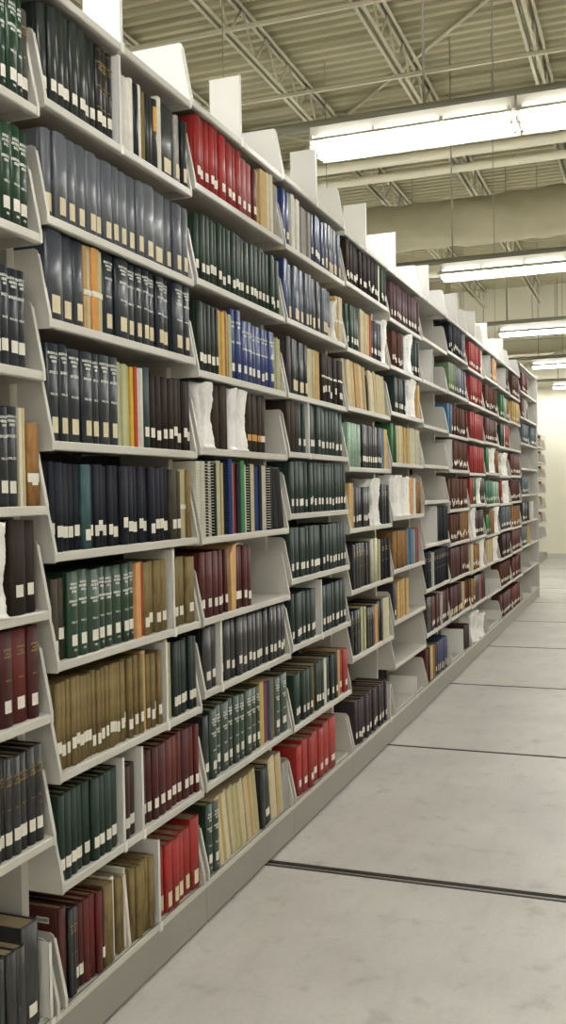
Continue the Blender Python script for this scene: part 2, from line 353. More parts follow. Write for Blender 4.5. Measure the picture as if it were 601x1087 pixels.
CONTENTS = [
  (0,1,[[[1.412,2.076],16,'green',0.25,'L'],[[2.076,2.099,2.142,2.166],0,'green',0.26,'LT'],[[2.166,2.199],0,'slate2',0.24,'LG']]),
  (0,2,[[[1.401,2.063],16,'green',0.25,'L'],[[2.063,2.102,2.143,2.184],0,'green',0.25,'LT']]),
  (0,3,[[[1.388,2.049],16,'bulletin',0.25,'L'],[[2.049,2.08,2.127,2.159],0,'bulletin',0.25,'LT']]),
  (0,4,[[[1.376,2.029],16,'navy',0.25,'L'],[[2.029,2.065,2.114],0,'navy',0.25,'LT'],[[2.114,2.15],3,'cream',0.25,'p'],[[2.15,2.204],0,'tan',0.215,'LE']]),
  (0,5,[[[1.367,1.973],16,'brown',0.24,'L'],[[1.981,2.059],1,'bag',0.26,'w'],[[2.063,2.126,2.176],0,'dkbrown',0.24,'L']]),
  (0,6,[[[1.357,2.014],16,'dkred',0.24,'L'],[[2.014,2.068],0,'dkred',0.24,'LG'],[[2.068,2.132],0,'red3',0.24,'LG'],[[2.132,2.177],0,'dkred',0.24,'LG']]),
  (0,7,[[[1.346,2.002],16,'black',0.25,'L'],[[2.002,2.017,2.047,2.083,2.119,2.152,2.186],0,'black',0.25,'LG']]),
  (0,9,[[[1.332,1.972],16,'charcoal',0.26,'N'],[[1.972,2.013,2.052,2.088],0,'charcoal',0.24,'N'],[[2.088,2.158],0,'charcoal',0.27,'L'],[[2.18],0,'div',0.2,'d']]),
  (1,1,[[[2.251,2.29,2.325,2.357,2.389,2.426,2.465,2.5,2.53],0,'greenblack',0.262,'L'],[[2.53,2.562,2.593,2.626],0,'black',0.262,'LGG'],[[2.645],0,'div',0.27,'d'],[[2.659,2.745],5,'white',0.235,'p'],[[2.745,2.777],0,'navy',0.225,'N'],[[2.777,2.801],0,'white',0.235,'p'],[[2.801,2.823],0,'olive',0.22,'p'],[[2.823,2.841,2.867],0,'greenblack',0.225,'N'],[[2.867,2.905],0,'greenblack',0.225,'O'],[[2.905,2.931],0,'white',0.245,'p'],[[2.931,3.033],0,'charcoal',0.235,'C'],[[3.033,3.057],0,'grey',0.23,'C'],[[3.057,3.082,3.118],0,'charcoal',0.23,'C']]),
  (1,2,[[[2.256,2.299,2.358,2.409,2.462,2.518,2.554,2.612,2.645,2.696,2.755,2.797,2.865,2.957,3.011,3.068,3.118],0,'greyblue',0.238,'C']]),
  (1,3,[[[2.246,2.326,2.394,2.445],0,'greyblue2',0.25,'C'],[[2.445,2.479],2,'cream',0.245,'pB'],[[2.479,2.514],0,'orangec',0.245,'pB'],[[2.514,2.55],3,'creamgreen',0.24,'pB'],[[2.55,2.612,2.689,2.741,2.782,2.824,2.874,2.926,2.972],0,'bulletin',0.25,'CT'],[[2.992,3.068,3.118],0,'bulletin',0.25,'CT']]),
  (1,4,[[[2.249,2.304,2.344,2.412,2.469,2.499,2.559,2.612],0,'bulletin',0.262,'CT'],[[2.612,2.645],0,'cream',0.255,'p'],[[2.645,2.7],4,'creamgreen',0.25,'p'],[[2.7,2.717],1,'yellow',0.25,'p'],[[2.717,2.735],1,'orangered',0.25,'p'],[[2.735,2.776],2,'white',0.25,'p'],[[2.776,2.83],0,'tealbr',0.255,'L'],[[2.83,2.861,2.899,2.938,2.971,3.012,3.047,3.082,3.118],0,'dkbrown',0.24,'L']]),
  (1,5,[[[2.246,2.264,2.3,2.342,2.37,2.4],0,'inky',0.243,'L'],[[2.4,2.444],0,'tealold',0.24,'L'],[[2.444,2.465,2.49,2.522,2.549,2.576,2.615,2.66,2.696,2.726,2.762,2.793,2.831,2.87,2.904,2.938],0,'inky',0.24,'L'],[[2.938,2.986,3.014],0,'olivedk',0.232,'L'],[[3.014,3.065],0,'cream',0.235,'pB'],[[3.065,3.095],0,'olive',0.235,'N']]),
  (1,6,[[[2.246,2.273],0,'greybrown',0.222,'L'],[[2.273,2.284],0,'tan',0.222,'p'],[[2.284,2.313],0,'greybrown',0.222,'L'],[[2.313,2.363,2.414,2.478,2.516,2.566,2.625,2.664,2.699],0,'green',0.237,'LTT'],[[2.699,2.728],0,'peach',0.235,'p'],[[2.728,2.752],0,'orangered',0.235,'p'],[[2.752,2.788,2.825,2.87,2.909],0,'olive',0.232,'L'],[[2.935],0,'div',0.26,'d'],[[2.955,2.996,3.053,3.118],0,'olive',0.23,'L']]),
  (1,7,[[[2.257,2.484],10,'olive',0.24,'L'],[[2.484,2.728],11,'olive',0.245,'L'],[[2.728,2.758],0,'cream',0.25,'p'],[[2.758,2.782,2.807,2.832,2.857],0,'olive',0.235,'L'],[[2.873],0,'div',0.26,'d'],[[2.889,2.915],0,'cream',0.27,'p'],[[2.915,2.942],0,'creamgreen',0.25,'p'],[[2.942,2.969,2.996,3.031,3.06,3.089,3.118],0,'dkgreen2',0.25,'L']]),
  (1,8,[[[2.246,2.272,2.307,2.339,2.376,2.414,2.453,2.483,2.519,2.561],0,'dkgreen',0.235,'L'],[[2.578],0,'div',0.255,'d'],[[2.594,2.63,2.672],0,'maroon',0.22,'L'],[[2.695],0,'div',0.26,'d'],[[2.725,2.755,2.785,2.823,2.874],0,'dkred',0.228,'L'],[[2.874,2.92,2.968,3.002],0,'red3',0.235,'L'],[[3.002,3.052],0,'dkred',0.235,'L'],[[3.052,3.089,3.118],0,'red3',0.235,'L']]),
  (1,9,[[[2.255,2.284],0,'redbrown2',0.255,'KN'],[[2.284,2.3,2.319],0,'black',0.24,'G'],[[2.319,2.347,2.371],0,'dkred',0.235,'L'],[[2.371,2.4,2.43,2.455],0,'red3',0.235,'N'],[[2.455,2.471],0,'dkred',0.23,'L'],[[2.471,2.523],0,'olive',0.235,'N'],[[2.523,2.542],0,'white',0.24,'p'],[[2.55,2.572,2.595],0,'olive',0.225,'N'],[[2.595,2.606],0,'white',0.24,'p'],[[2.612,2.626],0,'white',0.225,'pR'],[[2.634,2.663,2.693,2.723],0,'olive',0.225,'N'],[[2.723,2.742,2.773],0,'olive',0.225,'B'],[[2.791],0,'div',0.265,'d'],[[2.811,2.856,2.903,2.951,3.0,3.051],0,'red',0.225,'C'],[[3.051,3.118],0,'red',0.245,'C']]),
  (2,1,[[[3.189,3.234,3.271,3.31,3.35,3.382,3.399,3.457],0,'red',0.25,'L'],[[3.457,3.517,3.562,3.616],0,'red',0.24,'L'],[[3.616,3.672,3.73],0,'pinkred',0.225,'L'],[[3.73,3.779],0,'red3',0.215,'L'],[[3.779,3.819],0,'creamtan',0.225,'p'],[[3.819,3.891],0,'tan2',0.245,'p'],[[3.891,3.923,3.955],0,'cream',0.25,'p'],[[3.955,4.032],3,'grey',0.22,'p']]),
  (2,2,[[[3.189,4.032],22,'dkgreen3',0.24,'L']]),
  (2,3,[[[3.198,3.244,3.276,3.308,3.34,3.365],0,'greenblack2',0.25,'L'],[[3.365,3.416],2,'yellow2',0.245,'p'],[[3.416,3.442],0,'orange',0.25,'p'],[[3.442,3.486],2,'creamgreen',0.245,'p'],[[3.486,3.531,3.577],0,'blue',0.27,'LTT'],[[3.577,3.634,3.692,3.732,3.793,3.834,3.877,3.942],0,'blue',0.24,'LTT'],[[3.942,4.032],4,'creamgreen',0.225,'p']]),
  (2,4,[[[3.185,3.314],1,'bag',0.265,'w'],[[3.323,3.365,3.408,3.435],0,'brown',0.24,'N'],[[3.435,3.525],1,'bag',0.27,'w'],[[3.525,3.63],1,'bag',0.265,'w'],[[3.63,3.669,3.709,3.75,3.792,3.834],0,'brown',0.235,'O2']]),
  (2,5,[[[3.163,3.242],2,'white',0.275,'s'],[[3.242,3.266],0,'black',0.275,'s'],[[3.266,3.291],0,'white',0.275,'s'],[[3.291,3.316],0,'black',0.27,'p'],[[3.316,3.35],0,'creamgreen',0.275,'p'],[[3.35,3.375],0,'red',0.275,'p'],[[3.375,3.401],0,'creamgreen',0.27,'p'],[[3.401,3.428],0,'black',0.275,'s'],[[3.428,3.464],0,'blue',0.285,'p'],[[3.464,3.491],0,'creamgreen',0.27,'p'],[[3.491,3.519],0,'red',0.275,'p'],[[3.519,3.556],0,'navy',0.27,'p'],[[3.556,3.595],0,'brgreen',0.28,'p'],[[3.595,3.624],0,'white',0.27,'s'],[[3.624,3.653],0,'black',0.27,'p'],[[3.653,3.703],0,'cream',0.27,'p'],[[3.703,3.755],0,'blue',0.265,'p'],[[3.755,3.786],0,'black',0.27,'p'],[[3.786,3.839],0,'white',0.27,'s'],[[3.839,3.883],0,'black',0.265,'p'],[[3.883,3.916],0,'black',0.265,'s'],[[3.916,3.973],0,'black',0.26,'pL'],[[3.973,4.031],0,'black',0.26,'pL']]),
  (2,6,[[[3.165,3.204,3.261,3.31,3.344,3.379,3.405],0,'dkred2',0.235,'L'],[[3.423,3.477],0,'env',0.25,'e'],[[3.477,3.514,3.551,3.59,3.629],0,'dkred2',0.24,'L']]),
  (2,7,[[[3.176,3.245,3.294],0,'black',0.255,'L'],[[3.31],0,'div',0.25,'d'],[[3.326,4.032],15,'black',0.25,'L']]),
  (2,8,[[[3.184,3.224],0,'greenblack',0.235,'L'],[[3.224,3.281,3.331,3.4,3.444,3.499,3.555,3.623,3.683,3.723],0,'green3',0.255,'LT2'],[[3.723,3.765],0,'yellow2',0.26,'p'],[[3.765,3.786],1,'slate',0.25,'p'],[[3.786,3.813],0,'magenta',0.25,'p'],[[3.813,3.84],0,'slate',0.25,'p'],[[3.84,3.873],1,'olive',0.25,'p'],[[3.873,3.945,4.032],0,'green3',0.25,'LT2']]),
  (2,9,[[[3.183,3.23,3.285],0,'green3',0.25,'LT2'],[[3.294,3.698],13,'cream',0.265,'pL'],[[3.698,3.738],0,'black',0.24,'NR'],[[3.738,3.821],0,'dkgreen',0.24,'LR'],[[3.821,3.952],4,'cream',0.265,'pR'],[[3.952,4.032],2,'grey',0.2,'p']]),
  (3,1,[[[4.074,4.119],0,'blue',0.24,'L'],[[4.131,4.178],0,'blue',0.24,'LR'],[[4.19,4.301],3,'white',0.245,'p'],[[4.301,4.458],5,'grey',0.225,'p'],[[4.458,4.668],5,'blue2',0.23,'L'],[[4.668,4.946],6,'greyblue3',0.235,'C']]),
  (3,2,[[[4.08,4.139],0,'blue',0.26,'N'],[[4.139,4.448],6,'greyblue3',0.25,'C'],[[4.448,4.56],2,'greyblue2',0.24,'C'],[[4.56,4.604],0,'cream',0.24,'p'],[[4.604,4.77],3,'greyblue3',0.23,'C'],[[4.77,4.833],1,'bag',0.2,'w'],[[4.849,4.946],3,'cream',0.235,'pB']]),
  (3,3,[[[4.097,4.155],0,'purple',0.25,'N'],[[4.155,4.378],5,'navy',0.245,'C'],[[4.378,4.582],6,'cream',0.235,'p'],[[4.582,4.946],7,'dkbrown',0.235,'LW']]),
  (3,4,[[[4.084,4.232],3,'brown',0.24,'N'],[[4.232,4.323],2,'teal',0.235,'L'],[[4.35],0,'div',0.26,'d'],[[4.377,4.934],10,'teal',0.235,'L']]),
  (3,5,[[[4.103,4.946],15,'dkteal',0.235,'L']]),
  (3,6,[[[4.101,4.946],15,'dkteal',0.225,'L']]),
  (3,7,[[[4.109,4.458],6,'dkteal',0.225,'L'],[[4.491],0,'div',0.26,'d'],[[4.526,4.946],8,'dkteal',0.225,'L']]),
  (3,8,[[[4.114,4.374],5,'dkgreen',0.22,'L'],[[4.374,4.414],1,'tan',0.22,'p'],[[4.414,4.55],3,'dkgreen',0.225,'L'],[[4.55,4.586],0,'white',0.225,'p'],[[4.593,4.756],3,'dkgreen2',0.225,'L'],[[4.756,4.795],0,'peach',0.235,'p'],[[4.795,4.865,4.946],0,'red',0.22,'L']]),
  (3,9,[[[4.149,4.213],0,'red',0.225,'L'],[[4.213,4.292,4.36,4.444,4.516],0,'red',0.235,'L'],[[4.516,4.605,4.714],0,'red',0.25,'L']]),
  (4,1,[[[5.033,5.125],3,'brown',0.235,'L'],[[5.141,5.32],4,'brownblack',0.24,'L'],[[5.32,5.371],2,'tan2',0.24,'p'],[[5.371,5.681],8,'brownblack',0.235,'L'],[[5.681,5.73],1,'cream',0.24,'p'],[[5.74,5.86],2,'dkgreen',0.235,'L']]),
  (4,2,[[[5.042,5.143,5.188,5.234,5.28],0,'green',0.235,'L'],[[5.28,5.493],7,'cream2',0.245,'p'],[[5.493,5.528],0,'pinkred',0.24,'p'],[[5.528,5.726],4,'navy',0.225,'L'],[[5.726,5.86],1,'bag',0.26,'w']]),
  (4,3,[[[5.0,5.424],10,'cream2',0.25,'pL'],[[5.424,5.461],0,'dkgreen',0.24,'N'],[[5.461,5.86],7,'cream',0.235,'pL']]),
  (4,4,[[[5.014,5.13],0,'ltgreen',0.235,'N'],[[5.13,5.251],0,'ltgreen',0.235,'N'],[[5.251,5.69],8,'black',0.24,'L'],[[5.69,5.774],0,'medblue',0.24,'p'],[[5.774,5.86],0,'tan2',0.24,'p']]),
  (4,5,[[[5.028,5.07,5.111],0,'tan2',0.24,'p'],[[5.111,5.433],5,'black',0.22,'L'],[[5.433,5.69],1,'bag',0.27,'w'],[[5.69,5.86],3,'black',0.235,'G']]),
  (4,6,[[[5.059,5.432],6,'black',0.24,'G'],[[5.451,5.568],0,'ltcream',0.25,'N'],[[5.568,5.648],0,'cream',0.245,'p'],[[5.648,5.86],3,'inky',0.24,'G']]),
  (4,7,[[[5.043,5.226],2,'black',0.24,'G'],[[5.226,5.302],0,'creamgreen',0.24,'p'],[[5.321,5.502],0,'black',0.225,'G'],[[5.502,5.565],0,'peach',0.225,'p'],[[5.565,5.672],0,'black',0.24,'N'],[[5.672,5.739,5.829],0,'cream',0.24,'p']]),
  (4,9,[[[5.085,5.752],7,'purple',0.235,'L'],[[5.775],0,'div',0.2,'d']]),
  (5,1,[[[6.016,6.774],9,'purplebr',0.235,'L']]),
  (5,2,[[[6.041,6.267],3,'redbrown',0.23,'L'],[[6.267,6.338],1,'slate',0.24,'p'],[[6.338,6.588],1,'bag',0.26,'w'],[[6.588,6.774],2,'dkteal',0.24,'L']]),
  (5,3,[[[6.044,6.364],3,'dkteal',0.225,'L'],[[6.364,6.693],1,'bag',0.265,'w'],[[6.693,6.774],2,'tan2',0.23,'p']]),
  (5,4,[[[5.941,6.073],0,'brgreen2',0.24,'N'],[[6.073,6.282],3,'cream',0.24,'p'],[[6.282,6.455],2,'tan2',0.235,'p'],[[6.455,6.774],3,'ltcream',0.24,'p']]),
  (5,5,[[[5.968,6.208],1,'bag2',0.255,'w'],[[6.208,6.439],1,'bag2',0.25,'w'],[[6.439,6.547],0,'peach',0.25,'p'],[[6.547,6.617],0,'white',0.24,'p'],[[6.631,6.774],0,'tan',0.22,'N']]),
  (5,6,[[[5.948,6.22],0,'tan',0.235,'N'],[[6.22,6.351],0,'tan',0.23,'N'],[[6.351,6.46],0,'medblue',0.24,'p'],[[6.46,6.544],1,'grey',0.23,'p'],[[6.544,6.629],1,'slate',0.23,'p'],[[6.629,6.688],0,'red',0.235,'p']]),
  (5,7,[[[5.951,6.024],0,'purple',0.23,'L'],[[6.048,6.356],3,'tan2',0.235,'p']]),
  (5,9,[[[6.482],0,'div',0.12,'d']]),
  (6,5,[]),
  (6,2,[[[7.152],0,'div',0.25,'d']]),
  (6,6,[[[7.227],0,'div',0.27,'d'],[[7.329,7.688],3,'inky',0.26,'N']]),
  (6,7,[[[6.884,7.075],2,'inky',0.26,'G'],[[7.092],0,'div',0.25,'d'],[[7.141,7.675],4,'inky',0.26,'G']]),
  (6,8,[[[6.892,7.02],2,'black',0.25,'G'],[[7.036,7.358],0,'redbrown2',0.24,'L'],[[7.375],0,'div',0.25,'d'],[[7.429,7.688],2,'dkred',0.24,'L']]),
  (6,9,[[[6.816,6.962],2,'dkred',0.24,'N'],[[6.962,7.076],0,'cream',0.24,'p'],[[7.076,7.159],0,'tan',0.235,'p'],[[7.159,7.227],0,'dkred',0.24,'L'],[[7.227,7.623],4,'blue2',0.235,'C']]),
  (7,1,[[[7.91,8.438],6,'inky',0.24,'L'],[[8.438,8.602],0,'slate',0.235,'L']]),
  (7,2,[[[7.863,8.135],0,'lgreen',0.24,'L'],[[8.135,8.602],4,'greyblue3',0.23,'L']]),
  (7,3,[[[7.802,7.899],0,'medblue',0.24,'N'],[[7.899,8.602],5,'redbrown',0.235,'L']]),
  (7,4,[[[7.854],0,'div',0.24,'d'],[[7.931,8.602],5,'redbrown',0.24,'L']]),
  (7,5,[[[7.794,8.558],6,'redbrown',0.245,'L']]),
  (7,6,[[[7.81,8.251],4,'redbrown',0.23,'L'],[[8.251,8.602],3,'tan',0.23,'L']]),
  (7,7,[[[7.787,8.341],5,'dkredb',0.24,'N'],[[8.341,8.602],2,'redbrown',0.235,'L']]),
  (7,8,[[[7.763,8.303],5,'dkred',0.235,'C'],[[8.303,8.386],0,'cream',0.235,'p'],[[8.386,8.602],2,'redbrown',0.235,'L']]),
  (7,9,[[[8.233],0,'div',0.2,'d'],[[8.412,8.597],0,'maroon',0.2,'N']]),
  (8,1,[[[8.811,9.401],6,'red',0.24,'L'],[[9.401,9.516],0,'white',0.24,'p']]),
  (8,2,[[[8.84,9.516],6,'red',0.245,'L']]),
  (8,3,[[[8.833,9.516],6,'red',0.24,'N']]),
  (8,4,[[[8.794,9.516],6,'red',0.245,'N']]),
  (8,5,[[[8.777,8.906],0,'red',0.24,'N'],[[8.906,9.085],2,'brgreen2',0.24,'L'],[[9.085,9.319],1,'bag',0.27,'w'],[[9.319,9.516],0,'maroon',0.24,'L']]),
  (8,6,[[[8.821,9.022],1,'bag',0.26,'w'],[[9.022,9.451],4,'maroon',0.24,'L']]),
  (8,7,[[[8.733,8.861],1,'cream',0.24,'p'],[[8.861,9.223],3,'tan',0.22,'L'],[[9.223,9.516],1,'bag',0.26,'w']]),
  (8,8,[[[8.713,8.889],2,'tan',0.23,'L'],[[8.889,9.167],2,'charcoal',0.24,'N'],[[9.167,9.264],0,'pinkred',0.23,'p'],[[9.264,9.516],2,'maroon',0.24,'N']]),
  (8,9,[[[8.79,9.096],1,'bag',0.27,'w'],[[9.096,9.423],1,'bag2',0.2,'w']]),
  (9,1,[[[9.936],0,'div',0.24,'d'],[[9.983,10.127],2,'charcoal',0.24,'L'],[[10.127,10.43],3,'peach',0.235,'L']]),
  (9,2,[[[9.7,10.43],6,'redbrown',0.24,'L']]),
  (9,3,[[[9.73,10.43],6,'redbrown2',0.235,'L']]),
  (9,4,[[[9.711,9.868],0,'brgreen2',0.24,'N'],[[9.868,10.312],1,'bag2',0.24,'w'],[[10.312,10.43],0,'tan',0.23,'N']]),
  (9,5,[[[9.682,10.041],3,'teal2',0.23,'L'],[[10.041,10.43],3,'ltgreen',0.22,'L']]),
  (9,6,[[[9.612,9.816],0,'brgreen2',0.2,'L'],[[9.816,10.141],3,'tan',0.23,'N'],[[10.141,10.43],1,'bag',0.28,'w']]),
  (9,7,[[[9.642,10.02],3,'cream',0.23,'p'],[[10.02,10.43],1,'bag',0.26,'w']]),
  (9,8,[[[10.41],0,'div',0.1,'d']]),
  (9,9,[[[10.41],0,'div',0.1,'d']]),
  (10,1,[[[11.027],0,'div',0.24,'d'],[[11.089,11.344],3,'dkteal',0.24,'L']]),
  (10,2,[[[10.732,10.928],2,'brgreen2',0.25,'L'],[[10.928,11.132],0,'ltgreen',0.23,'N'],[[11.132,11.344],2,'tan',0.23,'L']]),
  (10,3,[[[10.712,10.915],0,'dkgreen',0.24,'N'],[[10.915,11.054],0,'white',0.24,'p'],[[11.054,11.344],0,'red',0.24,'L']]),
  (10,4,[[[10.697,11.289],1,'bag',0.25,'w']]),
  (10,5,[[[10.598,10.774],0,'red',0.24,'L'],[[10.774,11.336],1,'bag2',0.25,'w']]),
  (10,6,[[[10.64,11.308],4,'slate',0.24,'L']]),
  (10,7,[[[10.681,11.277],3,'maroon',0.24,'L']]),
  (10,8,[[[10.581,11.325],5,'redbrown',0.24,'L']]),
  (10,9,[[[10.48,11.344],6,'redbrown2',0.24,'L']]),
  (11,1,[[[11.66,12.258],5,'redbrown',0.24,'L']]),
  (11,2,[[[11.641,12.258],6,'yellow2',0.24,'L']]),
  (11,4,[[[11.521,12.258],5,'red3',0.24,'L']]),
  (11,5,[[[11.497,12.181],4,'redbrown',0.24,'L']]),
  (11,6,[[[11.547,12.24],5,'tan',0.24,'L']]),
  (11,7,[[[11.518,11.768],2,'redbrown2',0.24,'L'],[[11.768,12.209],3,'red3',0.24,'L']]),
  (11,8,[[[11.486,12.175],4,'red3',0.24,'L']]),
  (11,9,[[[11.452,12.14],5,'red3',0.24,'L']]),
  (12,1,[[[12.588,13.172],5,'red3',0.24,'L']]),
  (12,2,[[[12.584,12.811],2,'red3',0.24,'L'],[[12.889,13.049],0,'white',0.24,'p'],[[13.049,13.172],0,'charcoal',0.24,'N']]),
  (12,3,[[[12.553,13.172],5,'slate',0.24,'L']]),
  (12,5,[[[12.561,13.058],3,'slate',0.22,'L']]),
  (12,6,[[[12.488,12.906],3,'charcoal',0.24,'L'],[[12.906,13.172],2,'maroon',0.24,'N']]),
  (12,7,[[[12.383,12.898],4,'slate',0.24,'L'],[[12.988,13.172],0,'yellow2',0.24,'p']]),
  (13,3,[[[13.504,14.086],4,'slate',0.24,'L']]),
  (13,6,[[[13.444,13.666],1,'white',0.24,'p']]),
]
CANOPY_Z = {i: 2.87 for i in range(NB)}
CANOPY_Z.update({2: 2.885, 3: 2.895, 12: 3.03, 13: 3.03})
TOPCLIP = {1: 2.661, 2: 3.593, 3: 4.523, 4: 5.40, 5: 6.08, 6: 7.06, 7: 8.17, 8: 9.05, 9: 9.75, 10: 10.85}
for bi in range(NB):
    ya, yb = bn(bi - 1), bn(bi)
    bay = empty('shelving_bay', (0, (ya + yb) / 2, 0)); oy = (ya + yb) / 2
    tag(bay, f'tall light grey steel library shelving bay, {BAYWORD[bi]} counted from the left', 'shelving', 'bays of the long steel shelving range')
    L = (0, -oy, 0)
    # uprights
    for yy in ([ya] + ([yb] if bi == NB - 1 else [])):
        t = MB(); t.box(-.39, -.11, yy - .016, yy + .016, .0, CANOPY_Z[bi]); t.build('upright', 'steel', bay, L)
    # plinth
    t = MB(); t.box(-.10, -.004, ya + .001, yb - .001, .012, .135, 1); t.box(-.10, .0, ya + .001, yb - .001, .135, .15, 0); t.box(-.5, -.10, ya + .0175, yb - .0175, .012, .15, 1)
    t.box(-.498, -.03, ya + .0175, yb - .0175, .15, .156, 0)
    t.box(-.498, -.02, ya + .0175, yb - .0175, .0, .012, 2)  # dark slab paints in the shade of the gap under the plinth
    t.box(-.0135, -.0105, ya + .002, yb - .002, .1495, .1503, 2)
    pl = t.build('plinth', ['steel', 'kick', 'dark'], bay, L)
    if bi < NB - 1 or True:
        for yy in (ya + .019, yb - .019): bracket_mb(yy, .15, .2).build('plinth_bracket', 'steel', pl)
    zs = SHELF_Z[bi]
    for zb in zs:
        sh = shelf_mb(ya + .017, yb - .017, zb).build('shelf', 'steel', bay, L)
        for yy in (ya + .0175, yb - .0175): bracket_mb(yy, zb).build('shelf_bracket', 'steel', sh)
    zc = CANOPY_Z[bi]
    t = shelf_mb(ya + .003, yb - .003, zc); t.box(-.5, -D, ya + .003, yb - .003, zc + .0245, zc + .028)
    cn = t.build('canopy_shelf', 'steel', bay, L)
    if bi < 12:
        for yy in (ya + .006, yb - .006): bracket_mb(yy, zc, .225).build('canopy_bracket', 'divid', cn)
    # rear half of the double-sided bay
    t = MB()
    for zb in zs: t.box(-.5, -D - .003, ya + .02, yb - .02, zb + .0245, zb + .028)
    t.build('rear_shelves', 'steel', bay, L)['kind'] = 'stuff'
    if bi == NB - 1:
        t = MB(); t.box(-.5, .006, yb + .002, yb + .028, 0, zc + .06); t.build('end_panel', 'steel', bay, L)
# rear-side books, made dark and extra tall to block light through the gaps
t = MB()
for bi in range(NB):
    for zb in [.13] + SHELF_Z[bi]:
        y = bn(bi - 1) + .03
        while y < bn(bi) - .06:
            w_ = random.uniform(.03, .05); h_ = min(.31, min(q for q in SHELF_Z[bi] + [CANOPY_Z[bi]] if q > zb + .1) - zb - random.uniform(.008, .02))
            c_ = srgb(random.choice(((60, 54, 50), (48, 44, 44), (56, 40, 38), (44, 50, 48)))); t.box(-.46, -.285, y, y + w_ - .001, zb + .029, zb + .029 + h_, 0, c_); y += w_
tag(t.build('rear_side_books', 'worn'), 'rear-side books of the range, made dark and tall to block light', 'books', kind='stuff')
# the shorter range beyond the cross aisle
o = empty('far_range', (-.63, 20.8, 0)); tag(o, 'shorter grey shelving range beyond the cross aisle by the far wall', 'shelving')
XF = 0; L = (0, 0, 0)
for k, (a, b_) in enumerate(((-1.8, -.9), (-.9, 0), (0, .95))):
    t = MB(); t.box(-.5, 0, a, b_, 0, .15); t.build('plinth', 'kick', o)
    for zb in (.47, .78, 1.09, 1.4, 1.71, 2.02, 2.33, 2.6):
        sh = shelf_mb(a + .01, b_ - .01, zb).build('shelf', 'steel', o)
        if zb < 2.5: bracket_mb(b_ - .012, zb).build('shelf_bracket', 'steel', sh)
    t = MB(); t.box(-.27, -.255, a, b_, 0, 2.62); t.build('back_panel', 'steel', o)
t = MB(); t.box(-.5, 0, -1.83, -1.8, 0, 2.63); t.build('end_panel', 'steel', o)
t = MB()
for a, b_ in ((-1.75, -.95), (-.85, -.05), (.05, .5)):
    for zb in (.78, 1.09, 1.4, 1.71, 2.02, 2.33):
        y = a
        while y < a + (b_ - a) * random.uniform(.4, .9):
            w_ = random.uniform(.03, .05); c_ = srgb(random.choice(((120, 80, 60), (190, 170, 130), (90, 50, 45), (150, 120, 80))))
            t.box(-.63 - .22, -.63 - .03, 20.8 + y, 20.8 + y + w_ - .002, zb + .029, zb + .029 + random.uniform(.2, .24), 0, c_); y += w_
tag(t.build('far_range_books', 'worn'), 'brown and tan books on the short far range', 'books', kind='stuff')

# ------------------------------------------------------------------ books
PAL = dict(green=((28, 84, 50), 'dark green'), green3=((30, 78, 48), 'dark green'), slate2=((92, 94, 86), 'grey'), bulletin=((48, 60, 74), 'slate blue'), navy=((36, 46, 64), 'navy'),
 cream=((222, 206, 166), 'cream'), cream2=((224, 200, 150), 'cream'), tan=((168, 122, 66), 'tan'), bag=((0, 0, 0), 'white'), bag2=((0, 0, 0), 'cloudy white'), dkbrown=((66, 52, 44), 'dark brown'), brown=((84, 66, 54), 'brown'),
 dkred=((104, 34, 32), 'dark red'), red3=((134, 38, 32), 'red'), black=((40, 42, 46), 'black'), charcoal=((62, 66, 68), 'charcoal'), greenblack=((50, 60, 58), 'green-black'), white=((236, 233, 222), 'white'),
 olive=((150, 130, 82), 'olive tan'), grey=((172, 170, 162), 'grey'), greyblue=((110, 115, 126), 'grey-blue'), greyblue2=((84, 92, 108), 'grey-blue'), greyblue3=((96, 106, 126), 'grey-blue'), orangec=((222, 160, 84), 'orange'),
 creamgreen=((196, 196, 156), 'pale green'), yellow=((224, 184, 70), 'yellow'), orangered=((206, 88, 56), 'orange-red'), tealbr=((30, 86, 88), 'teal'), inky=((38, 44, 60), 'blue-black'), tealold=((70, 108, 112), 'faded teal'),
 olivedk=((92, 86, 68), 'dull olive'), greybrown=((98, 88, 74), 'grey-brown'), peach=((224, 168, 110), 'peach'), dkgreen2=((40, 60, 56), 'dark green'), dkgreen=((34, 70, 54), 'dark green'), dkgreen3=((48, 78, 56), 'dark green'), maroon=((78, 38, 38), 'maroon'),
 redbrown2=((118, 58, 50), 'red-brown'), redbrown=((122, 70, 52), 'red-brown'), red=((184, 44, 38), 'bright red'), pinkred=((196, 96, 100), 'pinkish red'), creamtan=((214, 186, 134), 'buff'), tan2=((212, 180, 120), 'buff'), greenblack2=((46, 62, 54), 'green-black'),
 yellow2=((224, 188, 104), 'yellow'), orange=((204, 100, 52), 'orange'), blue=((44, 80, 168), 'bright blue'), blue2=((52, 78, 138), 'blue'), brgreen=((60, 160, 84), 'bright green'), brgreen2=((50, 120, 66), 'mid green'), dkred2=((116, 36, 34), 'dark red'), env=((222, 178, 120), 'buff'),
 slate=((98, 112, 122), 'slate'), magenta=((176, 64, 110), 'magenta'), purple=((78, 64, 74), 'purple-brown'), purplebr=((112, 78, 84), 'purple-brown'), teal=((58, 90, 80), 'teal green'), dkteal=((44, 72, 66), 'teal green'), brownblack=((66, 60, 58), 'brown-black'),
 ltgreen=((152, 186, 162), 'pale green'), medblue=((80, 140, 186), 'sky blue'), ltcream=((214, 212, 184), 'pale cream'), lgreen=((122, 156, 104), 'leaf green'), dkredb=((104, 44, 38), 'dark red'), teal2=((70, 140, 110), 'sea green'))
GLOSS = {'greyblue', 'greyblue2', 'bulletin', 'green', 'navy', 'blue', 'greenblack', 'black', 'charcoal', 'green3', 'blue2', 'greyblue3'}
